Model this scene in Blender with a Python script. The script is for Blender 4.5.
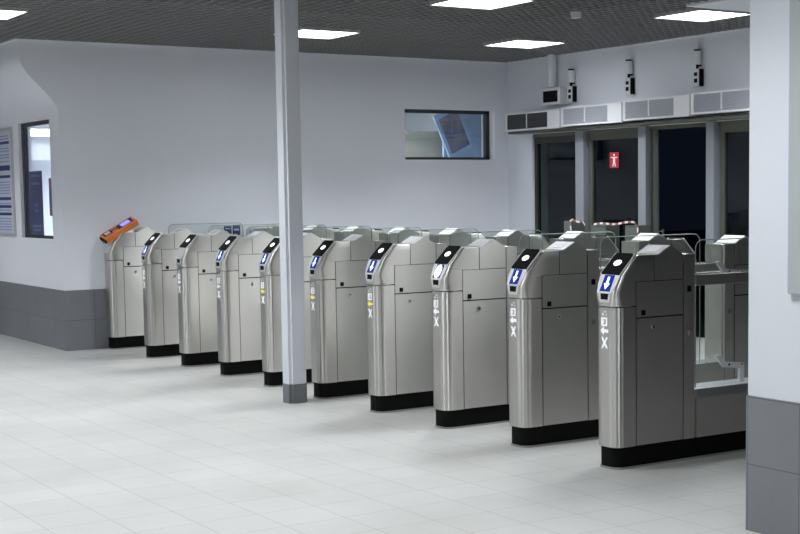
import bpy, bmesh, math
from mathutils import Vector, Matrix

for o in list(bpy.data.objects):
    bpy.data.objects.remove(o)
S = bpy.context.scene
COL = S.collection
R = math.radians

# ------------------------------------------------------------------ camera
cam_data = bpy.data.cameras.new('camera')
cam = bpy.data.objects.new('camera', cam_data)
COL.objects.link(cam)
PX, PY, F = 458.0, 317.0, 1420.59
def ray(p):
    return Vector((p[0] - PX, -(p[1] - PY), -F)).normalized()
ry = ray((-489, 205))                       # world Y seen from the camera
rx = ray((2607, 165))
rx = (rx - ry * rx.dot(ry)).normalized()    # world X
rz = rx.cross(ry)
M = Matrix((rx, ry, rz)).to_4x4()
M.translation = Vector((0, 0, 1.5))
cam.matrix_world = M
cam_data.sensor_width = 36
cam_data.lens = 36 * F / 800
cam_data.shift_x = -(PX - 400) / 800
cam_data.shift_y = (PY - 267) / 800
cam_data.clip_start = 0.05
cam_data.clip_end = 200
S.camera = cam

# ------------------------------------------------------------------ world, exposure
S.view_settings.view_transform = 'Standard'
S.view_settings.look = 'None'
S.view_settings.gamma = 1
S.view_settings.use_curve_mapping = False
S.view_settings.exposure = 0.13
W = bpy.data.worlds.new('night')
S.world = W
W.use_nodes = True
W.node_tree.nodes['Background'].inputs[0].default_value = (0.02, 0.03, 0.06, 1)
W.node_tree.nodes['Background'].inputs[1].default_value = 0.12
LIGHT_W = 26.0            # one ceiling panel
LIGHT_C = (0.93, 0.97, 1.0)
PANEL_EMIT = 9.0

# ------------------------------------------------------------------ materials
def mat(name, color, rough=0.6, metal=0.0, spec=0.5, emit=None, es=0.0):
    m = bpy.data.materials.new(name)
    m.use_nodes = True
    b = m.node_tree.nodes['Principled BSDF']
    b.inputs['Base Color'].default_value = (*color, 1)
    b.inputs['Roughness'].default_value = rough
    b.inputs['Metallic'].default_value = metal
    b.inputs['Specular IOR Level'].default_value = spec
    if emit:
        b.inputs['Emission Color'].default_value = (*emit, 1)
        b.inputs['Emission Strength'].default_value = es
    return m

def noise_mat(name, c1, c2, scale=3.0, rough=0.6, metal=0.0, spec=0.5, stretch=(1, 1, 1), rr=None, bump=0.0, detail=4.0, aniso=0.0):
    m = mat(name, c1, rough, metal, spec)
    nt = m.node_tree
    N, L = nt.nodes, nt.links
    b = N['Principled BSDF']
    tc = N.new('ShaderNodeTexCoord')
    mp = N.new('ShaderNodeMapping')
    mp.inputs['Scale'].default_value = stretch
    nz = N.new('ShaderNodeTexNoise')
    nz.inputs['Scale'].default_value = scale
    nz.inputs['Detail'].default_value = detail
    rp = N.new('ShaderNodeValToRGB')
    rp.color_ramp.elements[0].position = 0.3
    rp.color_ramp.elements[1].position = 0.7
    rp.color_ramp.elements[0].color = (*c1, 1)
    rp.color_ramp.elements[1].color = (*c2, 1)
    L.new(tc.outputs['Object'], mp.inputs['Vector'])
    L.new(mp.outputs['Vector'], nz.inputs['Vector'])
    L.new(nz.outputs['Fac'], rp.inputs['Fac'])
    L.new(rp.outputs['Color'], b.inputs['Base Color'])
    if rr:
        mr = N.new('ShaderNodeMapRange')
        mr.inputs['To Min'].default_value = rr[0]
        mr.inputs['To Max'].default_value = rr[1]
        L.new(nz.outputs['Fac'], mr.inputs['Value'])
        L.new(mr.outputs['Result'], b.inputs['Roughness'])
    if bump:
        bp = N.new('ShaderNodeBump')
        bp.inputs['Strength'].default_value = bump
        bp.inputs['Distance'].default_value = 0.002
        L.new(nz.outputs['Fac'], bp.inputs['Height'])
        L.new(bp.outputs['Normal'], b.inputs['Normal'])
    if aniso:
        b.inputs['Anisotropic'].default_value = aniso
        b.inputs['Anisotropic Rotation'].default_value = 0.25
    return m

def tile_mat(name, c1, c2, joint, pitch, offs, jw, axes, rough, bump=0.15, stain=0.0, spec=0.5):
    """square tiles laid on a world grid, thin joints, uneven tone per area"""
    m = mat(name, c1, rough, 0, spec)
    nt = m.node_tree
    N, L = nt.nodes, nt.links
    b = N['Principled BSDF']
    geo = N.new('ShaderNodeNewGeometry')
    sp = N.new('ShaderNodeSeparateXYZ')
    L.new(geo.outputs['Position'], sp.inputs[0])
    masks = []
    cells = []
    for k, ax in enumerate(axes):
        a = N.new('ShaderNodeMath'); a.operation = 'SUBTRACT'; a.inputs[1].default_value = offs[k]
        L.new(sp.outputs[ax], a.inputs[0])
        d = N.new('ShaderNodeMath'); d.operation = 'DIVIDE'; d.inputs[1].default_value = pitch[k]
        L.new(a.outputs[0], d.inputs[0])
        fl = N.new('ShaderNodeMath'); fl.operation = 'FLOOR'
        L.new(d.outputs[0], fl.inputs[0]); cells.append(fl)
        fr = N.new('ShaderNodeMath'); fr.operation = 'FRACT'
        L.new(d.outputs[0], fr.inputs[0])
        s = N.new('ShaderNodeMath'); s.operation = 'SUBTRACT'; s.inputs[1].default_value = 0.5
        L.new(fr.outputs[0], s.inputs[0])
        ab = N.new('ShaderNodeMath'); ab.operation = 'ABSOLUTE'
        L.new(s.outputs[0], ab.inputs[0])
        g = N.new('ShaderNodeMath'); g.operation = 'GREATER_THAN'; g.inputs[1].default_value = 0.5 - jw / pitch[k] / 2
        L.new(ab.outputs[0], g.inputs[0])
        masks.append(g)
    mx = N.new('ShaderNodeMath'); mx.operation = 'MAXIMUM'
    L.new(masks[0].outputs[0], mx.inputs[0]); L.new(masks[1].outputs[0], mx.inputs[1])
    cb = N.new('ShaderNodeCombineXYZ')
    L.new(cells[0].outputs[0], cb.inputs[0]); L.new(cells[1].outputs[0], cb.inputs[1])
    wn = N.new('ShaderNodeTexWhiteNoise'); wn.noise_dimensions = '3D'
    L.new(cb.outputs[0], wn.inputs['Vector'])
    nz = N.new('ShaderNodeTexNoise'); nz.inputs['Scale'].default_value = 1.3; nz.inputs['Detail'].default_value = 6
    L.new(geo.outputs['Position'], nz.inputs['Vector'])
    nf = N.new('ShaderNodeTexNoise'); nf.inputs['Scale'].default_value = 60; nf.inputs['Detail'].default_value = 3
    L.new(geo.outputs['Position'], nf.inputs['Vector'])
    ad = N.new('ShaderNodeMath'); ad.operation = 'MULTIPLY_ADD'; ad.inputs[1].default_value = 0.10
    L.new(wn.outputs['Value'], ad.inputs[0]); L.new(nz.outputs['Fac'], ad.inputs[2])
    ad2 = N.new('ShaderNodeMath'); ad2.operation = 'MULTIPLY_ADD'; ad2.inputs[1].default_value = 0.3
    L.new(nf.outputs['Fac'], ad2.inputs[0]); L.new(ad.outputs[0], ad2.inputs[2])
    rp = N.new('ShaderNodeValToRGB')
    rp.color_ramp.elements[0].position = 0.45; rp.color_ramp.elements[1].position = 1.1 if False else 1.0
    rp.color_ramp.elements[0].color = (*c1, 1); rp.color_ramp.elements[1].color = (*c2, 1)
    L.new(ad2.outputs[0], rp.inputs['Fac'])
    mc = N.new('ShaderNodeMix'); mc.data_type = 'RGBA'
    L.new(mx.outputs[0], mc.inputs['Factor'])
    L.new(rp.outputs['Color'], mc.inputs[6])
    mc.inputs[7].default_value = (*joint, 1)
    L.new(mc.outputs[2], b.inputs['Base Color'])
    if bump:
        iv = N.new('ShaderNodeMath'); iv.operation = 'SUBTRACT'; iv.inputs[0].default_value = 1
        L.new(mx.outputs[0], iv.inputs[1])
        bp = N.new('ShaderNodeBump'); bp.inputs['Strength'].default_value = bump; bp.inputs['Distance'].default_value = 0.002
        L.new(iv.outputs[0], bp.inputs['Height']); L.new(bp.outputs['Normal'], b.inputs['Normal'])
    return m

def glass_mat(name, tint, rough=0.0, alpha=0.85):
    m = bpy.data.materials.new(name); m.use_nodes = True
    nt = m.node_tree; N, L = nt.nodes, nt.links
    N.clear()
    out = N.new('ShaderNodeOutputMaterial')
    tr = N.new('ShaderNodeBsdfTransparent'); tr.inputs[0].default_value = (*tint, 1)
    gl = N.new('ShaderNodeBsdfGlossy'); gl.inputs['Roughness'].default_value = rough
    geo = N.new('ShaderNodeNewGeometry')
    dt = N.new('ShaderNodeVectorMath'); dt.operation = 'DOT_PRODUCT'
    L.new(geo.outputs['Normal'], dt.inputs[0]); L.new(geo.outputs['Incoming'], dt.inputs[1])
    ab = N.new('ShaderNodeMath'); ab.operation = 'ABSOLUTE'; L.new(dt.outputs['Value'], ab.inputs[0])
    iv = N.new('ShaderNodeMath'); iv.operation = 'SUBTRACT'; iv.inputs[0].default_value = 1.0; L.new(ab.outputs[0], iv.inputs[1])
    pw = N.new('ShaderNodeMath'); pw.operation = 'POWER'; pw.inputs[1].default_value = 5.0; L.new(iv.outputs[0], pw.inputs[0])
    ml = N.new('ShaderNodeMath'); ml.operation = 'MULTIPLY_ADD'; ml.inputs[1].default_value = 0.9; ml.inputs[2].default_value = 0.04
    L.new(pw.outputs[0], ml.inputs[0])
    mx = N.new('ShaderNodeMixShader')
    L.new(ml.outputs[0], mx.inputs[0]); L.new(tr.outputs[0], mx.inputs[1]); L.new(gl.outputs[0], mx.inputs[2])
    L.new(mx.outputs[0], out.inputs[0])
    return m

PAINT = noise_mat('cool_grey_wall_paint', (0.80, 0.82, 0.89), (0.83, 0.85, 0.92), 0.8, 0.75)
COLPAINT = noise_mat('white_column_paint', (0.68, 0.70, 0.75), (0.71, 0.73, 0.78), 0.8, 0.8)
FLOOR = tile_mat('pale_stone_floor_tile', (0.42, 0.417, 0.40), (0.52, 0.52, 0.51), (0.27, 0.27, 0.26), (0.302, 0.302), (3.15, 5.43), 0.004, (0, 1), 0.42)
DADO_X = tile_mat('grey_dado_tile', (0.185, 0.19, 0.205), (0.225, 0.23, 0.25), (0.10, 0.10, 0.11), (0.30, 0.2965), (4.44, 0.0), 0.004, (1, 2), 0.45)
DADO_Y = tile_mat('grey_dado_tile_side', (0.185, 0.19, 0.205), (0.225, 0.23, 0.25), (0.10, 0.10, 0.11), (0.30, 0.2965), (4.46, 0.0), 0.004, (0, 2), 0.45)
GREYBASE = mat('mid_grey_enamel', (0.17, 0.175, 0.185), 0.5)
LATTICE = mat('grey_lattice_metal', (0.27, 0.27, 0.265), 0.45)
PLENUM = noise_mat('dark_plenum', (0.01, 0.01, 0.012), (0.05, 0.05, 0.055), 1.5, 0.9)
STEEL = noise_mat('brushed_steel', (0.62, 0.605, 0.575), (0.66, 0.645, 0.615), 3, 0.36, 1.0, rr=(0.33, 0.37), aniso=0.95)
_n = STEEL.node_tree
_t = _n.nodes.new('ShaderNodeTangent'); _t.direction_type = 'RADIAL'; _t.axis = 'Z'
_n.links.new(_t.outputs[0], _n.nodes['Principled BSDF'].inputs['Tangent'])
STEEL_L = noise_mat('satin_steel_plate', (0.78, 0.78, 0.79), (0.82, 0.82, 0.83), 30, 0.4, 0.45, rr=(0.33, 0.45))
CHROME = mat('bright_polished_metal', (0.85, 0.87, 0.88), 0.32, 1.0)
GAP = mat('dark_joint', (0.01, 0.01, 0.01), 0.8)
BLACK = mat('black_plastic', (0.004, 0.004, 0.005), 0.5, spec=0.12)
PLINTH = mat('black_plinth', (0.004, 0.004, 0.004), 0.6, spec=0.1)
FOOT = mat('grey_foot_plate', (0.35, 0.35, 0.34), 0.5, 0.6)
WHITE = mat('white_print', (0.85, 0.86, 0.88), 0.5)
WLED = mat('lit_white_symbol', (0.9, 0.9, 0.9), 0.5, emit=(0.9, 0.95, 1.0), es=0.9)
SIGNW = mat('backlit_sign', (0.85, 0.86, 0.88), 0.5, emit=(0.95, 0.97, 1.0), es=0.35)
WHITEP = mat('white_plastic', (0.75, 0.77, 0.80), 0.35)
BLUE = mat('blue_display', (0.006, 0.03, 0.30), 0.6, spec=0.2, emit=(0.01, 0.06, 0.6), es=0.12)
YELLOW = mat('lit_yellow_symbol', (0.8, 0.7, 0.1), 0.5, emit=(0.95, 0.8, 0.2), es=0.35)
ORANGE = mat('orange_plastic', (0.85, 0.25, 0.06), 0.5)
PURPLE = mat('lit_violet_screen', (0.12, 0.10, 0.5), 0.3, emit=(0.4, 0.38, 1.0), es=0.8)
NAVY = mat('navy_print', (0.02, 0.035, 0.20), 0.5)
PAPER = mat('printed_paper', (0.62, 0.65, 0.75), 0.5)
PALEBLUE = mat('pale_blue_print', (0.28, 0.33, 0.60), 0.5)
RED = mat('red_sticker', (0.45, 0.02, 0.035), 0.5)
TAPER = mat('red_tape', (0.38, 0.10, 0.09), 0.6)
CREAM = mat('beige_board', (0.42, 0.41, 0.34), 0.6)
FRAMEBLUE = mat('pale_blue_frame', (0.30, 0.42, 0.60), 0.5)
POSTERBLUE = noise_mat('framed_print_art', (0.05, 0.10, 0.22), (0.30, 0.25, 0.24), 5, 0.4)
DARKFRAME = mat('dark_window_frame', (0.03, 0.034, 0.038), 0.4)
OLIVE = mat('grey_green_door_frame', (0.11, 0.115, 0.09), 0.45)
DOORDARK = mat('dark_door_frame', (0.035, 0.036, 0.032), 0.45)
POSTGREY = mat('light_grey_post', (0.30, 0.32, 0.36), 0.5)
NIGHTGLASS = glass_mat('night_glass', (0.55, 0.6, 0.62))
CLEAR = glass_mat('clear_window_glass', (0.93, 0.96, 0.97))
BARRIER = glass_mat('green_tinted_barrier_glass', (0.94, 0.965, 0.955))
GLEDGE = mat('green_glass_edge', (0.36, 0.40, 0.39), 0.2)
ACWHITE = mat('white_enamel', (0.86, 0.87, 0.90), 0.4)
GRILLE = mat('pale_grille_mesh', (0.52, 0.54, 0.60), 0.5)
GRILLED = mat('dark_grille_mesh', (0.07, 0.07, 0.075), 0.5)
ASPHALT = noise_mat('night_asphalt', (0.01, 0.01, 0.01), (0.02, 0.02, 0.02), 6, 0.9)
GREYG = mat('grey_green_enamel', (0.13, 0.15, 0.13), 0.5)
DUCT = mat('pale_grey_green_panel', (0.42, 0.45, 0.46), 0.5)
DIFF = mat('lit_diffuser', (0.9, 0.9, 0.9), 0.5, emit=LIGHT_C, es=PANEL_EMIT)
LFRAME = mat('lamp_frame', (0.55, 0.55, 0.55), 0.4, 0.3)

# ------------------------------------------------------------------ mesh helpers
def new_bm():
    return bmesh.new()

def box(bm, x0, x1, y0, y1, z0, z1, bev=0.0, mtx=None):
    r = bmesh.ops.create_cube(bm, size=1)
    vs = r['verts']
    for v in vs:
        v.co = Vector(((x0 + x1) / 2 + v.co.x * (x1 - x0), (y0 + y1) / 2 + v.co.y * (y1 - y0), (z0 + z1) / 2 + v.co.z * (z1 - z0)))
    if bev:
        es = list({e for v in vs for e in v.link_edges})
        rr = bmesh.ops.bevel(bm, geom=es, offset=bev, segments=2, affect='EDGES', profile=0.5)
        vs = list({v for f in rr['faces'] for v in f.verts} | {v for v in vs if v.is_valid})
    if mtx:
        for v in vs:
            v.co = mtx @ v.co
    return vs

def prism(bm, pts, a0, a1, axis='y'):
    """pts: 2-D outline (x,z) for axis y, (y,z) for axis x, (x,y) for axis z"""
    def co(p, a):
        if axis == 'y': return (p[0], a, p[1])
        if axis == 'x': return (a, p[0], p[1])
        return (p[0], p[1], a)
    A = [bm.verts.new(co(p, a0)) for p in pts]
    B = [bm.verts.new(co(p, a1)) for p in pts]
    n = len(pts)
    bm.faces.new(A)
    bm.faces.new(B[::-1])
    for i in range(n):
        bm.faces.new((A[i], B[i], B[(i + 1) % n], A[(i + 1) % n]))
    return A + B

def cyl(bm, p0, p1, r, n=20, r2=None):
    p0, p1 = Vector(p0), Vector(p1)
    d = p1 - p0
    m = Matrix.Translation((p0 + p1) / 2) @ d.to_track_quat('Z', 'Y').to_matrix().to_4x4()
    return bmesh.ops.create_cone(bm, cap_ends=True, segments=n, radius1=r, radius2=r if r2 is None else r2, depth=d.length, matrix=m)['verts']

def obj(name, bm, m, parent=None, smooth=False, loc=None):
    bmesh.ops.recalc_face_normals(bm, faces=bm.faces)
    me = bpy.data.meshes.new(name)
    bm.to_mesh(me)
    bm.free()
    me.materials.append(m)
    if smooth:
        for p in me.polygons:
            p.use_smooth = True
        me.set_sharp_from_angle(angle=R(28))
    o = bpy.data.objects.new(name, me)
    COL.objects.link(o)
    if parent: o.parent = parent
    if loc: o.location = loc
    return o

def tag(o, label, cat, group=None, kind=None):
    o['label'] = label
    o['category'] = cat
    if group: o['group'] = group
    if kind: o['kind'] = kind
    return o

def thing(name, label, cat, loc=(0, 0, 0), group=None):
    o = bpy.data.objects.new(name, None)
    COL.objects.link(o)
    o.location = loc
    o.empty_display_size = 0.1
    return tag(o, label, cat, group)

def struct(name, bm, m, label=None, cat=None, parent=None, **k):
    o = obj(name, bm, m, parent, **k)
    if not parent:
        o['kind'] = 'structure'
        if label: o['label'] = label
        if cat: o['category'] = cat
    return o

def boxes(*L, bev=0.0):
    bm = new_bm()
    for b in L: box(bm, *b, bev=bev)
    return bm

# ------------------------------------------------------------------ room shell
CZ = 3.01
XK, XD, YP = 4.467, 9.82, 13.70
TOP = 3.45
struct('floor', boxes((-4, XD + 0.2, -3, 20, -0.1, 0)), FLOOR, 'pale grey square tiled station floor', 'floor')

# rear wall with the high window
wx0, wx1, wz0, wz1 = 8.40, 9.63, 1.875, 2.45
struct('wall_back', boxes((4.6, wx0, YP, YP + .18, 0, TOP), (wx1, XD + .2, YP, YP + .18, 0, TOP),
                          (wx0, wx1, YP, YP + .18, 0, wz0), (wx0, wx1, YP, YP + .18, wz1, TOP)),
       PAINT, 'pale grey painted wall behind the turnstiles', 'wall')
# ticket office front wall with its window and the haunch under the ceiling
ky0, ky1, kz0, kz1 = 13.99, 15.03, 1.09, 2.28
bm = boxes((XK, 4.6, YP, ky0, 0, TOP), (XK, 4.6, ky1, 20, 0, TOP), (XK, 4.6, ky0, ky1, 0, kz0), (XK, 4.6, ky0, ky1, kz1, TOP))
cove = [(4.2865 + .1805 * math.sin(math.pi * (k / 16 - .5)), 2.86 - .565 * k / 16) for k in range(17)]
prism(bm, [(4.106, TOP)] + cove + [(4.467, TOP)], YP, 20, 'y')
struct('wall_left', bm, PAINT, 'pale grey ticket office wall at the left', 'wall', smooth=True)
# door wall
struct('wall_right', boxes((XD, XD + .2, 13.22, YP, 0, TOP), (XD, XD + .2, -3, 13.22, 2.16, TOP), (XD, XD + .2, -3, -2.0, 0, 2.16)),
       PAINT, 'grey wall above the glass exit doors', 'wall')
# walls out of the photograph
struct('wall_front', boxes((-4, XD + .2, -3.15, -3, 0, TOP)), PAINT)
struct('wall_side', boxes((-4.15, -4, -3, 20, 0, TOP)), PAINT)
struct('wall_end', boxes((-4, XK, 20, 20.15, 0, TOP)), PAINT)

# dado tiles
struct('trim_1', boxes((XK - .006, XK, YP - .006, 20, 0, .593)), DADO_X, 'grey tiled dado on the ticket office wall', 'dado')
struct('trim_2', boxes((XK, XD, YP - .006, YP, 0, .593)), DADO_Y, 'grey tiled dado along the rear wall', 'dado')
# edge angle of the hung ceiling
struct('trim_3', boxes((4.106, XD, YP - .025, YP, CZ - .004, CZ + .03), (XD - .025, XD, -3, YP, CZ - .004, CZ + .03), (4.08, 4.106, YP - .025, 20, CZ - .004, CZ + .03)), WHITEP)

# open cell lattice ceiling and the dark void above it
bm = new_bm()
P = 0.10
t = .010
i = 0
x = -3.95
while x < XD:
    box(bm, x, x + t, -3, YP if x > 4.1 else 20, CZ, CZ + .011)
    x += P
y = -2.95
while y < 20:
    box(bm, -4, (XD if y < YP else 4.1), y, y + t, CZ, CZ + .011)
    y += P
struct('ceiling', bm, LATTICE, 'dark grey open lattice ceiling', 'ceiling')
struct('ceiling_void', boxes((-4.1, XD + .2, -3.1, 20.1, TOP, TOP + .1)), PLENUM)
struct('ceiling_soffit', boxes((8.12, XD, 6.0, 8.80, 2.995, 3.1)), PAINT, 'plain grey soffit at the right edge of the lattice ceiling', 'soffit')

# the near square pillar at the right
px0, py1 = 4.468, 4.445
struct('wall_pillar', boxes((px0, px0 + .75, 3.3, py1, 0, TOP)), COLPAINT, 'thick white pillar at the right edge', 'pillar')
struct('trim_4', boxes((px0 - .006, px0 + .756, 3.294, py1 + .006, 0, .60)), DADO_X, 'grey tile skirt around the thick right pillar', 'dado')
o = obj('wall_panel', boxes((px0 - .025, px0, 3.5, 4.197, 1.06, CZ), bev=.004), DUCT)
tag(o, 'tall grey panel on the thick pillar at the right photo edge', 'panel')

# slim column between the turnstiles
t_ = thing('support_column', 'slim square white column with a grey foot, in front of the fifth turnstile', 'column', (4.662, 9.188, 0))
bm = boxes((-.070, .070, -.070, .070, .14, TOP))
bmesh.ops.bevel(bm, geom=[e for e in bm.edges if abs(e.verts[0].co.z - e.verts[1].co.z) > 1], offset=.022, segments=4, affect='EDGES')
obj('shaft', bm, COLPAINT, t_, True)
bm = boxes((-.072, .072, -.072, .072, 0, .14))
bmesh.ops.bevel(bm, geom=[e for e in bm.edges if abs(e.verts[0].co.z - e.verts[1].co.z) > .1], offset=.022, segments=4, affect='EDGES')
obj('foot', bm, GREYBASE, t_, True)

# ------------------------------------------------------------------ rooms behind the windows
struct('wall_inner_1', boxes((4.6, 10.5, 17.0, 17.1, 0, TOP), (10.45, 10.55, YP + .18, 17, 0, TOP), (6.9, 7.0, YP + .18, 17, 0, TOP)), PAINT)
struct('ceiling_inner', boxes((4.6, 10.5, YP + .18, 17, 2.9, 3.0)), ACWHITE)
struct('floor_inner', boxes((XD+.2, 10.5, YP, 17, -.1, 0)), FLOOR)

# ------------------------------------------------------------------ ceiling lights
LIGHTS = [(3.24, 11.8, 'leftmost square ceiling light, cut by the photo edge', 1),
          (6.35, 11.9, 'square ceiling light just right of the slim column', 1),
          (6.46, 9.35, 'square ceiling light cut by the top photo edge', 1),
          (8.64, 11.75, 'square ceiling light above the corner with the exit doors', 1),
          (8.64, 9.16, 'square ceiling light next to the thick right pillar', 1),
          (3.24, 9.3, 0, 1), (0.6, 11.8, 0, 1), (0.6, 9.3, 0, 1), (-1.8, 11.8, 0, 1), (3.24, 6.8, 0, 1), (0.6, 6.8, 0, 1), (-1.8, 6.8, 0, 1), (6.46, 6.8, 0, 1),
          (3.24, 4.2, 0, 1), (0.6, 4.2, 0, 1), (0.6, 1.2, 0, 1), (3.24, 1.2, 0, 1), (0.6, 15.5, 0, 1), (2.6, 15.2, 0, 1)]
src = None
def light(x, y, z, label, group, power):
    t = thing('ceiling_light', label, 'ceiling light', (x, y, z), group)
    bm = boxes((-.30, .30, -.30, -.29, -.012, .02), (-.30, .30, .29, .30, -.012, .02), (-.30, -.29, -.29, .29, -.012, .02), (.29, .30, -.29, .29, -.012, .02), (-.30, .30, -.30, .30, .02, .03))
    obj('frame', bm, LFRAME, t)
    obj('diffuser', boxes((-.29, .29, -.29, .29, -.004, .012)), DIFF, t)
    ld = bpy.data.lights.new('lamp', 'AREA')
    ld.shape = 'SQUARE'; ld.size = .56; ld.energy = power; ld.color = LIGHT_C; ld.spread = R(115)
    lo = bpy.data.objects.new('lamp', ld); COL.objects.link(lo); lo.parent = t; lo.location = (0, 0, -.008)
    return t
for x, y, lab, k in LIGHTS:
    light(x, y, CZ - .012, lab or 'square ceiling light outside the photograph', 'square lights in the lattice ceiling' if lab else 'square lights outside the photograph', LIGHT_W)
light(5.6, 15.4, 2.885, 'ceiling light inside the ticket office', None, LIGHT_W * 2.2)
light(8.6, 15.0, 2.885, 'ceiling light in the room behind the high window', None, LIGHT_W * 2.6)

# ------------------------------------------------------------------ turnstiles
LN = 2.18
HW = .0925

def outline(xf, hw, r, xb, n=6):
    pts = [(xb, -hw)]
    for k in range(n + 1):
        a = R(-90 - 90 * k / n)
        pts.append((xf + r + r * math.cos(a), -hw + r + r * math.sin(a)))
    for k in range(n + 1):
        a = R(180 - 90 * k / n)
        pts.append((xf + r + r * math.cos(a), hw - r + r * math.sin(a)))
    pts.append((xb, hw))
    return pts

def loft(bm, levels):
    rings = [[bm.verts.new((p[0], p[1], z)) for p in pts] for z, pts in levels]
    n = len(rings[0])
    for a, b in zip(rings, rings[1:]):
        for i in range(n):
            bm.faces.new((a[i], a[(i + 1) % n], b[(i + 1) % n], b[i]))
    bm.faces.new(rings[0][::-1])
    bm.faces.new(rings[-1])

def flip(bm, on):
    if on:
        for v in bm.verts:
            v.co.x = LN - v.co.x
            v.co.y = -v.co.y
    return bm

def slope_frame(p0, p1):
    """matrix: local x across (world y), local y up the slope, local z outward, origin at p0; slope lies in XZ"""
    u = Vector((p1[0] - p0[0], 0, p1[1] - p0[1])).normalized()
    a = Vector((0, -1, 0))
    nrm = a.cross(u)
    m = Matrix((a, u, nrm)).transposed().to_4x4()
    m.translation = Vector((p0[0], 0, p0[1]))
    return m, math.hypot(p1[0] - p0[0], p1[1] - p0[1])

def poly(bm, pts, z0, z1, mtx):
    vs = prism(bm, pts, z0, z1, 'z')
    for v in vs: v.co = mtx @ v.co

def ellipse(cx, cy, a, b, n=24):
    return [(cx + a * math.cos(2 * math.pi * k / n), cy + b * math.sin(2 * math.pi * k / n)) for k in range(n)]

CH, RD0, RD1 = (.000, .955), (.046, 1.050), (.150, 1.156)   # chin, reader start, reader end

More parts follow.
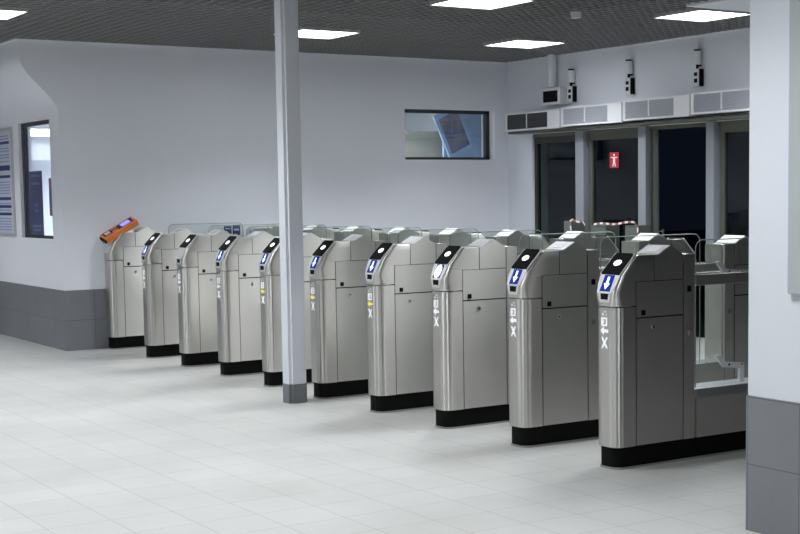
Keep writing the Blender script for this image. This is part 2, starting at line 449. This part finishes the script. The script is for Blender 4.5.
def cabinet(t, rear, style):
    F_ = rear
    # lower shell with rounded, fluted front corners
    pts = []
    base = outline(0, HW, .062, .14, 10)
    for i, p in enumerate(base):
        k = 0.0
        if 2 <= i <= 9 or 14 <= i <= 21:
            k = .0022 if i % 2 else 0
        d = Vector((p[0] - .08, p[1])).normalized()
        pts.append((p[0] - d.x * k, p[1] - d.y * k))
    bm = new_bm(); loft(bm, [(.12, pts), (.876, pts)])
    obj('front_shell' if not rear else 'rear_shell', flip(bm, F_), STEEL, t, False)
    # inner box behind the panels
    obj('carcass', flip(boxes((.141, .483, -HW + .004, HW - .004, .12, 1.012), (.20, .35, -HW + .003, HW - .003, 1.0, 1.149)), F_), GAP, t)
    for s in (-1, 1):
        y0, y1 = (-HW, -HW + .003) if s < 0 else (HW - .003, HW)
        obj('side_door', flip(boxes((.145, .480, y0 - .0005, y1 + .0005, .122, .811)), F_), STEEL, t)
        obj('side_panel', flip(boxes((.145, .480, y0 - .0005, y1 + .0005, .819, 1.009)), F_), STEEL, t)
        bm = new_bm(); cyl(bm, (.265, s * (HW + .001), .762), (.265, s * (HW + .004), .762), .014, 18)
        lk = obj('lock', flip(bm, F_), CHROME, t, True)
        bm = new_bm(); cyl(bm, (.265, s * (HW + .0035), .762), (.265, s * (HW + .005), .762), .006, 12)
        obj('keyhole', flip(bm, F_), BLACK, lk)
        obj('sensor_window', flip(boxes((.180, .208, min(s * HW, s * (HW + .0025)), max(s * HW, s * (HW + .0025)), .828, .856)), F_), BLACK, t)
    # head
    bm = new_bm()
    lv = []
    for z, xf, r, hw in ((.882, .002, .058, HW), (.905, 0, .050, HW), (.935, 0, .040, HW), (.955, 0, .036, HW), (1.011, .0272, .032, HW)):
        lv.append((z, outline(xf, hw, r, .140, 6)))
    loft(bm, lv)
    lv = []
    for z, xf, r, hw in ((1.012, .0276, .032, HW), (1.050, .046, .028, HW), (1.105, .1000, .022, HW), (1.145, .1392, .016, HW), (1.153, .160, .012, HW - .003)):
        lv.append((z, outline(xf, hw, r, .270, 6)))
    loft(bm, lv)
    obj('head', flip(bm, F_), STEEL, t, True)
    # hood with the gable
    bm = new_bm()
    prism(bm, [(.275, 1.013), (.275, 1.153), (.305, 1.153), (.392, 1.199), (.480, 1.149), (.480, 1.013)], -HW, HW, 'y')
    obj('hood', flip(bm, F_), STEEL, t)
    m, L = slope_frame((.305, 1.153), (.392, 1.199))
    bm = new_bm(); poly(bm, [(-HW + .004, .002), (HW - .004, .002), (HW - .004, L - .003), (-HW + .004, L - .003)], 0, .003, m)
    tp = obj('top_plate', flip(bm, F_), STEEL_L, t)
    bm = new_bm(); poly(bm, [(-.045, .02), (.045, .02), (.045, L - .02), (-.045, L - .02)], .003, .0045, m)
    st = obj('sticker', flip(bm, F_), {'grey': LFRAME}.get(style.get('top'), WHITE), tp)
    if style.get('top') == 'card':
        bm = new_bm()
        for q in (-.02, .02): poly(bm, [(q - .008, .028), (q + .008, .028), (q + .014, L - .028), (q - .002, L - .028)], .0045, .0055, m)
        obj('symbol', flip(bm, F_), LFRAME, st)
    if rear:
        m, L = slope_frame((.478, 1.150), (.396, 1.197))
        bm = new_bm(); poly(bm, [(-HW + .004, 0), (HW - .004, 0), (HW - .004, L), (-HW + .004, L)], -.004, .003, m)
        obj('back_plate', flip(bm, F_), STEEL_L, t)
    # sensor post
    bm = boxes((.486, .582, -HW, HW, .12, 1.148))
    bmesh.ops.bevel(bm, geom=[e for e in bm.edges if abs(e.verts[0].co.z - e.verts[1].co.z) > 1 and e.verts[0].co.x > .55], offset=.015, segments=3, affect='EDGES')
    po = obj('post', flip(bm, F_), STEEL, t, True)
    for s in (-1, 1):
        a, b = sorted((s * (HW - .001), s * (HW + .0025)))
        obj('sensor_window', flip(boxes((.513, .541, a, b, .940, .973)), F_), BLACK, po)
        obj('sensor_cover', flip(boxes((.513, .541, a, b, .700, .730)), F_), FOOT, po)
    # reader
    m, L = slope_frame(RD0, RD1)
    if style.get('orange'):
        a = R(-29)
        mm = Matrix.Translation((-.020, 0, 1.090)) @ Matrix.Rotation(a, 4, 'Y') @ Matrix.Rotation(R(20), 4, 'X')
        bm = new_bm(); box(bm, .0, .375, -.066, .066, -.034, .022, bev=.006, mtx=mm)
        rd = obj('orange_reader', bm, ORANGE, t, True); rd['label'] = 'orange tilted ticket reader'
        bm = new_bm(); box(bm, -.014, .012, -.060, .060, -.030, .008, bev=.004, mtx=mm); obj('dark_end', bm, BLACK, rd)
        bm = new_bm(); box(bm, .18, .35, -.030, .045, .022, .024, mtx=mm); obj('screen_bezel', bm, NAVY, rd)
        bm = new_bm(); box(bm, .22, .32, -.024, .036, .024, .026, mtx=mm); obj('screen', bm, PURPLE, rd)
        bm = new_bm(); box(bm, .02, .11, -.02, .05, .022, .024, mtx=mm); obj('card_slot', bm, BLACK, rd)
        bm = new_bm(); box(bm, .035, .095, -.008, .04, .024, .026, mtx=mm); obj('card_mark', bm, PAPER, rd)
        bm = new_bm(); box(bm, .11, .19, .008, .022, .022, .024, mtx=mm); obj('guide_line', bm, NAVY, rd)
        bm = new_bm(); box(bm, .0, .30, -.055, .055, -.075, -.022, mtx=mm)
        obj('reader_bracket', bm, STEEL, rd)
    else:
        bm = new_bm()
        w = .074
        poly(bm, [(-w, .001), (w, .001), (w, L - .012), (w - .010, L + .001), (-w + .012, L + .001), (-w, L - .016)], .0, .010, m)
        rd = obj('reader_panel', flip(bm, F_), BLACK, t)
        bm = new_bm(); poly(bm, ellipse(0, L * .52, .030, .021), .010, .0115, m)
        obj('card_spot', flip(bm, F_), WLED, rd)
        bm = new_bm(); poly(bm, [(-w - .011, -.004), (-w - .002, -.004), (-w - .002, L), (-w - .011, L)], .0, .006, m)
        obj('reader_edge', flip(bm, F_), STEEL_L, t)
        bm = new_bm(); poly(bm, [(w + .002, -.004), (w + .011, -.004), (w + .011, L), (w + .002, L)], .0, .006, m)
        obj('reader_edge', flip(bm, F_), STEEL_L, t)
    # sloping display plate under the reader
    m, L = slope_frame(CH, RD0)
    bm = new_bm(); poly(bm, [(-.060, -.002), (.060, -.002), (.076, .045), (.080, L - .002), (-.080, L - .002), (-.076, .045)], .0, .0025, m)
    fp = obj('face_plate', flip(bm, F_), STEEL_L, t)
    d = style.get('display', 'blue')
    if not style.get('orange'):
        if d != 'none':
            bm = new_bm(); poly(bm, [(-.040, .008), (.040, .008), (.040, L - .004), (-.040, L - .004)], .0025, .005, m)
            dp = obj('display', flip(bm, F_), BLUE, fp)
            if d == 'blob':
                bm = new_bm(); poly(bm, ellipse(0, L * .5, .036, .046), .005, .006, m)
                obj('round_sign', flip(bm, F_), WLED, dp)
            else:
                bm = new_bm()
                q = .016
                poly(bm, [(-.009, L - .014), (.009, L - .014), (.009, .052), (-.009, .052)], .005, .006, m)
                poly(bm, [(-.024, .053), (.024, .053), (0, .018)], .005, .006, m)
                obj('arrow', flip(bm, F_), WLED, dp)
        m2, L2 = slope_frame((0, .925), (0, .955))
        bm = new_bm(); poly(bm, [(-.040, -.022), (.040, -.022), (.058, L2), (-.058, L2)], -.002, .0015, m2)
        obj('chin_plate', flip(bm, F_), STEEL_L, t)
        bm = new_bm(); poly(bm, [(-.028, -.006), (.028, -.006), (.034, L2 - .004), (-.030, L2 - .004)], -.002, .003, m2)
        obj('ticket_slot', flip(bm, F_), BLACK, t)
        # printed and lit signs on the front
        m3, _ = slope_frame((0, 0), (0, 1))
        def sign(name, shapes, mt):
            bm = new_bm()
            for s in shapes: poly(bm, s, -.001, .0012, m3)
            obj(name, flip(bm, F_), mt, t)
        sign('waves_sign', [[(-.018, .836), (-.010, .832), (-.008, .842), (-.014, .848)], [(.002, .850), (.012, .850), (.010, .856), (.002, .857)], [(.012, .834), (.019, .834), (.019, .841), (.012, .840)]], SIGNW)
        sign('card_sign', [[(-.026, .776), (.022, .776), (.022, .784), (-.026, .784)], [(-.026, .784), (-.014, .784), (-.014, .822), (-.026, .822)], [(.012, .784), (.022, .784), (.022, .822), (.012, .822)], [(-.014, .814), (.012, .814), (.012, .822), (-.014, .822)], [(-.014, .793), (-.004, .793), (-.004, .807), (-.014, .807)]], SIGNW)
        sign('arrow_sign', [[(-.034, .750), (-.006, .728), (-.006, .772)], [(-.006, .742), (.030, .742), (.030, .758), (-.006, .758)]], YELLOW if style.get('yellow') else SIGNW)
        sign('cross_sign', [[(-.027, .655), (-.015, .655), (.027, .715), (.015, .715)], [(.015, .655), (.027, .655), (-.015, .715), (-.027, .715)]], SIGNW)

def turnstile(label, style):
    t = thing('turnstile', label, 'turnstile', (0, 0, 0), 'row of stainless steel turnstiles')
    bm = new_bm()
    pf = outline(.012, HW - .010, .055, .30, 6)
    pr = [(LN - p[0], -p[1]) for p in pf]
    ring = pf[1:-1][::1]
    pts = pf[1:-1] + pr[1:-1]
    loft(bm, [(.010, pts), (.122, pts)])
    obj('plinth', bm, PLINTH, t, True)
    pts2 = [(p[0] + (.006 if p[0] > 1 else -.006), p[1] * 1.03) for p in pts]
    bm = new_bm(); loft(bm, [(0, pts2), (.011, pts2)])
    obj('foot_plate', bm, FOOT, t)
    cabinet(t, False, style)
    cabinet(t, True, {k: v for k, v in style.items() if k != 'orange'})
    a, b = .583, LN - .583
    obj('lower_housing', boxes((a, b, -HW, HW, .12, .342)), STEEL, t)
    bm = new_bm()
    prism(bm, [(-HW, .343), (-HW + .004, .392), (-.02, .360), (.02, .360), (HW - .004, .392), (HW, .343)], a, b, 'x')
    obj('sill', bm, CHROME, t)
    obj('top_rail', boxes((a, b, -HW, -HW + .032, .970, 1.030), bev=.003), STEEL, t)
    obj('top_rail', boxes((a, b, HW - .032, HW, .970, 1.030), bev=.003), STEEL, t)
    # glass leaf with round corners, its clamps and hinge
    bm = new_bm()
    x0, x1, z0, z1, r = .660, 1.480, .385, 1.218, .05
    pts = [(x0, z0), (x1, z0)]
    for k in range(7):
        q = R(90 * k / 6); pts.append((x1 - r + r * math.cos(q), z1 - r + r * math.sin(q)))
    for k in range(7):
        q = R(90 + 90 * k / 6); pts.append((x0 + r + r * math.cos(q), z1 - r + r * math.sin(q)))
    prism(bm, pts, -.004, .004, 'y')
    gl = obj('glass_leaf', bm, BARRIER, t)
    bm = new_bm()
    n = len(pts)
    for i in range(1, n):
        p, q = Vector(pts[i]), Vector(pts[(i + 1) % n])
        if (p - q).length < 1e-4: continue
        cyl(bm, (p.x, 0, p.y), (q.x, 0, q.y), .0030, 6)
    obj('polished_edge', bm, GLEDGE, gl)
    for z, dz in ((1.035, .07), (.50, -.01)):
        bm = new_bm()
        prism(bm, [(.80, z + .055), (.825, z + .060), (.875, z + .015), (1.02, z), (1.02, z - .11) if dz < 0 else (1.02, z - .012), (.985, z - .11) if dz < 0 else (.985, z - .012), (.985, z - .03) if dz < 0 else (.985, z - .012), (.86, z - .012)], -.022, -.007, 'y')
        bk = obj('hinge_bracket', bm, WHITEP, t)
        bm = new_bm(); cyl(bm, (.90, -.0225, z), (.90, -.026, z), .006, 10); cyl(bm, (1.0, -.0225, z - .006), (1.0, -.026, z - .006), .005, 10)
        obj('bolt', bm, BLACK, bk)
    return t

SPECS = [
    ('nearest turnstile, beside the thick pillar, with its side rail and glass leaf showing', dict(), 5.905),
    ('second nearest turnstile, between the thick pillar and the one with a round white sign', dict(), None),
    ('turnstile whose blue display shows a round white sign', dict(display='blob', top='card'), None),
    ('turnstile with a bright top plate, left of the one with the round white sign', dict(yellow=1), None),
    ('turnstile standing just right of the slim white column', dict(top='card', yellow=1), None),
    ('turnstile half hidden behind the slim white column', dict(yellow=1), None),
    ('turnstile standing just left of the slim white column, with a blue arrow display', dict(), None),
    ('turnstile without any blue display, third from the left', dict(display='none', top='grey'), None),
    ('turnstile with a blue display right beside the orange-topped one', dict(top='grey'), None),
    ('leftmost turnstile against the wall, with a tilted orange reader on top', dict(orange=1, top='grey'), 13.600),
]
for k, (lab, st, yy) in enumerate(SPECS):
    t = turnstile(lab, st)
    t.location = (4.86, yy if yy else 5.905 + .8369 * k, 0)

# ------------------------------------------------------------------ high window in the rear wall
t = bpy.data.objects.new('window_1', None); COL.objects.link(t); t['kind'] = 'structure'
t['label'] = 'high dark-framed window in the rear wall'; t['category'] = 'window'
yy = YP + .10
obj('window_frame', boxes((wx0, wx1, yy, yy + .05, wz0, wz0 + .035), (wx0, wx1, yy, yy + .05, wz1 - .04, wz1), (wx0, wx0 + .05, yy, yy + .05, wz0, wz1), (wx1 - .06, wx1, yy, yy + .05, wz0, wz1)), DARKFRAME, t)
obj('pane', boxes((wx0 + .05, wx1 - .06, yy + .02, yy + .026, wz0 + .035, wz1 - .04)), CLEAR, t)
# things in that room
tag(obj('storage_cabinet', boxes((8.3, 9.75, 14.9, 15.4, 0, 2.23), (8.28, 9.77, 14.88, 15.42, 2.23, 2.26)), CREAM), 'beige cabinet seen through the high window', 'cabinet')
t = thing('picture_frame', 'blue framed board leaning in the high window', 'picture', (9.475, 14.40, 1.90))
mm = Matrix.Rotation(R(-25), 4, 'Y')
bm = new_bm()
for b in ((0, .045, 0, .03, 0, .56), (.34, .385, -.01, .03, 0, .56), (.045, .34, 0, .03, 0, .05), (.045, .34, 0, .03, .50, .56)):
    box(bm, *b, mtx=mm)
obj('frame', bm, FRAMEBLUE, t)
bm = new_bm(); box(bm, .045, .34, .01, .02, .05, .50, mtx=mm); obj('print', bm, POSTERBLUE, t)
t = thing('blue_board', 'pale blue board behind the leaning picture in the high window', 'board', (9.50, 14.60, 0))
obj('sheet', boxes((0, .58, 0, .02, .0, 2.47)), FRAMEBLUE, t)
obj('edge_strip', boxes((.56, .59, -.02, -.0005, .0, 2.49)), WHITEP, t)
struct('trim_8', boxes((wx1 - .004, wx1, YP - .001, YP + .10, wz0, wz1), (wx0, wx1 - .004, YP - .001, YP + .10, wz0, wz0 + .004)), ACWHITE)  # white lining added to give the reveal its lit brightness

# ------------------------------------------------------------------ ticket office window
t = bpy.data.objects.new('window_2', None); COL.objects.link(t); t['kind'] = 'structure'
t['label'] = 'ticket office window with dark frame'; t['category'] = 'window'
obj('window_frame', boxes((4.50, 4.55, ky0, ky1, kz0, kz0 + .03), (4.50, 4.55, ky0, ky1, kz1 - .04, kz1), (4.50, 4.55, ky1 - .06, ky1, kz0, kz1), (4.50, 4.55, ky0, ky0 + .03, kz0, kz1)), DARKFRAME, t)
obj('pane', boxes((4.52, 4.526, ky0 + .03, ky1 - .06, kz0 + .03, kz1 - .04)), CLEAR, t)
t = thing('poster', 'dark blue poster inside the ticket office window', 'poster', (4.535, 14.72, 1.12))
obj('sheet', boxes((0, .002, -.22, .22, 0, .66)), NAVY, t)
bm = new_bm()
for z, w in ((.60, .15), (.52, .12), (.30, .05), (.24, .06), (.08, .14), (.04, .12)):
    box(bm, -.001, 0, -w, w, z, z + .022)
obj('print', bm, PALEBLUE, t)
t = thing('leaflet', 'narrow blue and red leaflet at the right edge of the ticket office window', 'leaflet', (4.535, 14.23, 1.32))
obj('sheet', boxes((0, .002, -.05, .06, 0, .38)), NAVY, t)
obj('print', boxes((-.001, 0, -.05, .02, .28, .36), (-.001, 0, -.05, .02, 0, .08)), RED, t)
tag(obj('roller_blind', boxes((5.02, 5.40, 16.6, 16.62, 1.94, 2.42)), ACWHITE), 'white blind inside the ticket office', 'blind')
t = thing('office_lamp', 'lit white strip lamp inside the ticket office window', 'lamp', (5.2, 16.5, 2.22))
obj('tube', boxes((-.2, .25, -.03, .0, 0, .07)), DIFF, t)
obj('holder', boxes((-.22, .27, .0005, .06, -.01, .08)), WHITEP, t)
t = thing('notice_board', 'framed notice board of blue and white text, left of the ticket office window', 'notice board', (XK, 15.75, 1.10))
obj('frame', boxes((-.02, -.001, -.53, .35, 0, 1.15), bev=.003), LFRAME, t)
obj('sheet', boxes((-.024, -.02, -.50, .33, .03, 1.12)), PAPER, t)
bm = new_bm()
for z in (.98, .70, .62, .385, .30, .22): box(bm, -.026, -.024, -.46, .30, z, z + (.055 if z == .70 else .03))
obj('headings', bm, NAVY, t)
bm = new_bm()
for z in (1.06, 1.03, .93, .90, .86, .83, .79, .57, .54, .51, .48, .45, .34, .27, .18, .15, .12, .09, .06):
    box(bm, -.026, -.024, -.44, .28, z, z + .012)
obj('text_lines', bm, PALEBLUE, t)
# blue notices on the rear wall
for x0, w, z0, h, lab in ((6.17, .085, 1.10, .085, 'smaller of the two blue notices on the rear wall'), (6.27, .085, 1.05, .14, 'larger of the two blue notices on the rear wall')):
    t = thing('wall_notice', lab, 'notice', (x0, YP, z0), 'blue notices on the rear wall')
    obj('sheet', boxes((0, w, -.004, 0, 0, h)), NAVY, t)
    obj('print', boxes((.015, w - .015, -.005, -.004, h * .62, h * .75), (.015, w * .5, -.005, -.004, h * .25, h * .4)), PAPER, t)

# ------------------------------------------------------------------ exit doors
def door(n, y0, y1, fm, lab, opened=False, gl=NIGHTGLASS):
    t = bpy.data.objects.new('door_%d' % n, None); COL.objects.link(t); t['kind'] = 'structure'; t['label'] = lab; t['category'] = 'door'
    t.location = (XD + .03, y0, 0)
    w = y0 - y1
    if opened:
        t.rotation_euler = (0, 0, R(137))
    f = .055
    obj('door_frame', boxes((0, .05, -f, 0, .01, 2.12), (0, .05, -w, -w + f, .01, 2.12), (0, .05, -w + f, -f, 2.05, 2.12), (0, .05, -w + f, -f, .01, .16)), fm, t)
    obj('pane', boxes((.022, .030, -w + f, -f, .16, 2.05)), gl, t)
    bm = new_bm(); cyl(bm, (-.04, -w + .10, .80), (-.04, -w + .10, 1.08), .012, 12); cyl(bm, (-.04, -w + .10, .82), (.0, -w + .10, .82), .008, 8); cyl(bm, (-.04, -w + .10, 1.06), (.0, -w + .10, 1.06), .008, 8)
    obj('handle', bm, LFRAME, t)
    return t
door(1, 13.22, 12.40, DOORDARK, 'dark glazed door leaf nearest the corner')
d2 = door(2, 12.22, 11.35, OLIVE, 'glazed door leaf with the red sticker')
door(3, 11.10, 10.35, OLIVE, 'open door leaf beside the black doorway', True)
door(4, 10.19, 9.40, OLIVE, 'glazed door leaf at the right of the doorway')
door(5, 9.25, 8.45, OLIVE, 'glazed door leaf hidden by the pillar')
door(6, 8.30, 7.50, OLIVE, 'glazed door leaf hidden by the pillar, further right')
for k, (a_, b_) in enumerate(((5.92, 7.34), (4.32, 5.73), (2.72, 4.13), (1.12, 2.53), (-.48, .93), (-2.0, -.67))):  # unseen glazing, added so the near steel sides reflect darkness
    struct('window_%d' % (k + 3), boxes((XD + .04, XD + .05, a_, b_, 0.02, 2.11)), NIGHTGLASS)
for y0, y1 in ((12.39, 12.25), (11.34, 11.22), (10.33, 10.22), (9.39, 9.26), (8.44, 8.31), (7.49, 7.36), (5.9, 5.75), (4.3, 4.15), (2.7, 2.55), (1.1, .95), (-.5, -.65)):
    struct('trim_5', boxes((XD - .03, XD + .15, y1, y0, 0, 2.16), bev=.004), POSTGREY, 'light grey post between the exit doors', 'post')
struct('trim_6', boxes((XD + .02, XD + .12, -2.0, 13.22, 2.12, 2.165)), OLIVE, 'grey green head rail over the exit doors', 'rail')
struct('ground_outside', boxes((XD + .2, 40, -12, 40, -.12, -.02)), ASPHALT, 'dark ground outside', 'ground')
t = thing('warning_sticker', 'red sticker with a white standing figure on the door glass', 'sticker', (XD + .05, 11.815, 1.745))
obj('sheet', boxes((-.004, 0, -.075, .075, 0, .165)), RED, t)
bm = new_bm()
def pol(pts): prism(bm, [(a * .66, b * .635) for a, b in pts], -.006, -.004, 'x')
pol(ellipse(0, .215, .020, .022, 16))
pol([(-.085, .165), (.085, .165), (.085, .183), (-.085, .183)])
pol([(-.025, .09), (.025, .09), (.025, .165), (-.025, .165)])
pol([(-.045, .02), (-.020, .02), (0, .092), (-.025, .092)])
pol([(.020, .02), (.045, .02), (.025, .092), (0, .092)])
obj('standing_figure', bm, WHITE, t)

for y0, y1, h, lab in ((12.24, 12.10, 1.18, 'small grey green cabinet left of the first door post'), (11.77, 11.52, 1.145, 'small grey green cabinet right of the first door post'), (11.22, 11.02, 1.145, 'small grey green cabinet left of the second door post')):
    t = thing('electrical_cabinet', lab, 'cabinet', (XD - .22, (y0 + y1) / 2, 0), 'grey green cabinets by the doors')
    w = (y0 - y1) / 2
    obj('body', boxes((-.09, .09, -w, w, 0, h), bev=.004), GREYG, t)
    obj('door', boxes((-.096, -.0905, -w + .012, w - .012, .06, h - .012)), GREYG, t)
# red and white barrier tape
def tape(label, pts, wd=.020):
    t = thing('barrier_tape', label, 'barrier tape', (0, 0, 0), 'red and white tape by the doors')
    for colr, par in (('white_band', 0), ('red_band', 1)):
        bm = new_bm()
        for i in range(len(pts) - 1):
            if i % 2 != par: continue
            p, q = Vector(pts[i]), Vector(pts[i + 1])
            up = Vector((0, 0, 1)) if abs((q - p).normalized().z) < .8 else Vector((0, 1, 0))
            nr = (q - p).cross(up).normalized() * .001
            vs = [p - up * wd / 2, q - up * wd / 2, q + up * wd / 2, p + up * wd / 2]
            A = [bm.verts.new(v + nr) for v in vs]; B = [bm.verts.new(v - nr) for v in vs]
            bm.faces.new(A); bm.faces.new(B[::-1])
            for k in range(4): bm.faces.new((A[k], B[k], B[(k + 1) % 4], A[(k + 1) % 4]))
        obj(colr, bm, WHITE if par == 0 else TAPER, t)
    return t
xs = XD - .33
pts = [(xs, 11.70 - k * .050, 1.150 + .008 * math.sin(k * .7) + .002 * k) for k in range(14)] + [(xs, 11.00, 1.175 - .05 * k) for k in range(1, 4)]
tape('red and white tape strung across the door with the sticker', pts)
pts = [(xs, y - .31, z) for y, z in ((12.40, .98), (12.41, 1.03), (12.40, 1.08), (12.41, 1.13), (12.42, 1.18), (12.37, 1.20), (12.31, 1.18), (12.25, 1.17), (12.20, 1.18), (12.16, 1.14))]
tape('red and white tape knotted on the post near the corner', pts)

# ------------------------------------------------------------------ air curtains
def curtain(y0, y1, label, dark=False, z0=2.195, z1=2.41):
    t = thing('air_curtain', label, 'air curtain', (XD - .20, y0, z0), 'white air curtains over the doors')
    w = y0 - y1
    h = z1 - z0
    g = w - .24
    obj('housing', boxes((0.012, .20, -w, 0, 0, h), (0, .012, -w, -w + .24, 0, h), (0, .012, -.035, 0, 0, h), (0, .012, -g, -.035, 0, .020), (0, .012, -g, -.035, h - .018, h), (0, .012, -g / 2 - .018, -g / 2 - .002, .032, h - .018)), ACWHITE, t)
    for a, b in ((-.035, -g / 2 - .002), (-g / 2 - .018, -g)):
        obj('grille_backing', boxes((.0095, .0118, b, a, .020, h - .018)), GRILLED, t)
        bm = new_bm()
        n = int((a - b) / .022)
        step = (a - b) / n
        H = h - .038
        for k in range(n):
            yk = a - step * (k + .5)
            for s in (-1, 1):
                # slanted wires of the mesh
                m_ = 5
                for j in range(m_):
                    za, zb = .020 + H * j / m_, .020 + H * (j + 1) / m_
                    q = step / 2 * (1 if (j % 2 == 0) else -1) * s
                    wd = .0042
                    prism(bm, [(yk - q - wd, za), (yk - q + wd, za), (yk + q + wd, zb), (yk + q - wd, zb)], .004 + (0.0008 if s > 0 else 0), .0085, 'x')
        obj('grille', bm, GRILLED if dark else GRILLE, t)
    obj('end_cap', boxes((-.003, 0.0, -w + .0, -w + .012, 0, h)), LFRAME, t)
    return t
ys = [13.47, 12.42, 11.38, 10.36, 9.30, 8.26]
labs = ['air curtain with dark grilles at the corner', 'second air curtain from the corner, under the display', 'third air curtain from the corner, above the door with the sticker', 'air curtain above the black doorway', 'air curtain hidden by the pillar']
for k in range(5):
    curtain(ys[k], ys[k + 1] + .01, labs[k], k == 0, z0=2.195 + .018 * k * .6, z1=2.40 + .012 * k)
struct('trim_7', boxes((XD - .16, XD, 7.9, 13.47, 2.165, 2.193)), OLIVE, 'narrow rail under the air curtains', 'rail')

# ------------------------------------------------------------------ devices above the air curtains
def speaker(y, label, z=2.50):
    t = thing('wall_sensor', label, 'sensor', (XD - .001, y, z), 'wall sensors above the air curtains')
    b_ = obj('box', boxes((-.06, 0, -.040, .050, 0, .175), bev=.006), WHITEP, t)
    obj('dark_side', boxes((-.055, -.003, -.052, -.0405, .004, .172)), BLACK, t)
    obj('window', boxes((-.064, -.0595, -.02, .022, .105, .140)), BLACK, b_)
    obj('window', boxes((-.064, -.0595, -.02, .022, .040, .080)), BLACK, b_)
    bm = new_bm(); cyl(bm, (-.045, -.005, .215), (-.045, -.005, .345), .042, 24)
    c_ = obj('canister', bm, WHITEP, t, True)
    bm = new_bm(); cyl(bm, (-.045, -.005, .345), (-.045, -.005, .362), .034, 20)
    obj('cap', bm, BLACK, c_)
    bm = new_bm(); cyl(bm, (-.045, -.005, .176), (-.045, -.005, .215), .014, 12); box(bm, -.012, -.0005, -.02, .015, .2, .3)
    box(bm, -.04, -.01, -.012, .004, .25, .27)
    obj('stem', bm, BLACK, t)
    return t
speaker(12.44, 'wall sensor beside the black display', 2.475)
speaker(11.47, 'wall sensor between the black display and the rightmost one', 2.495)
speaker(10.44, 'rightmost wall sensor above the air curtains', 2.507)
t = thing('display_unit', 'grey display box with black screen above the air curtains', 'display', (XD - .02, 12.70, 2.46))
obj('housing', boxes((-.11, 0.0, -.17, .17, 0, .19), bev=.006), WHITEP, t)
obj('screen', boxes((-.114, -.1105, -.13, .13, .030, .155)), BLACK, t)
obj('bracket', boxes((0.0005, .0195, -.1, .1, .03, .16)), LFRAME, t)
bm = new_bm(); cyl(bm, (0, 0, 0), (0, 0, .55), .055, 20)
tag(obj('vertical_pipe', bm, PAINT, None, True, loc=(XD - .06, 12.76, 2.66)), 'painted pipe rising from the display to the ceiling', 'pipe')
t = thing('ceiling_detector', 'pale cup-shaped detector hanging from the lattice ceiling', 'detector', (7.62, 9.62, 2.965))
bm = new_bm(); cyl(bm, (0, 0, 0), (0, 0, .075), .042, 24, .052); obj('cup', bm, WHITEP, t, True)
obj('bracket', boxes((.03, .11, -.01, .01, .055, .079)), LFRAME, t)
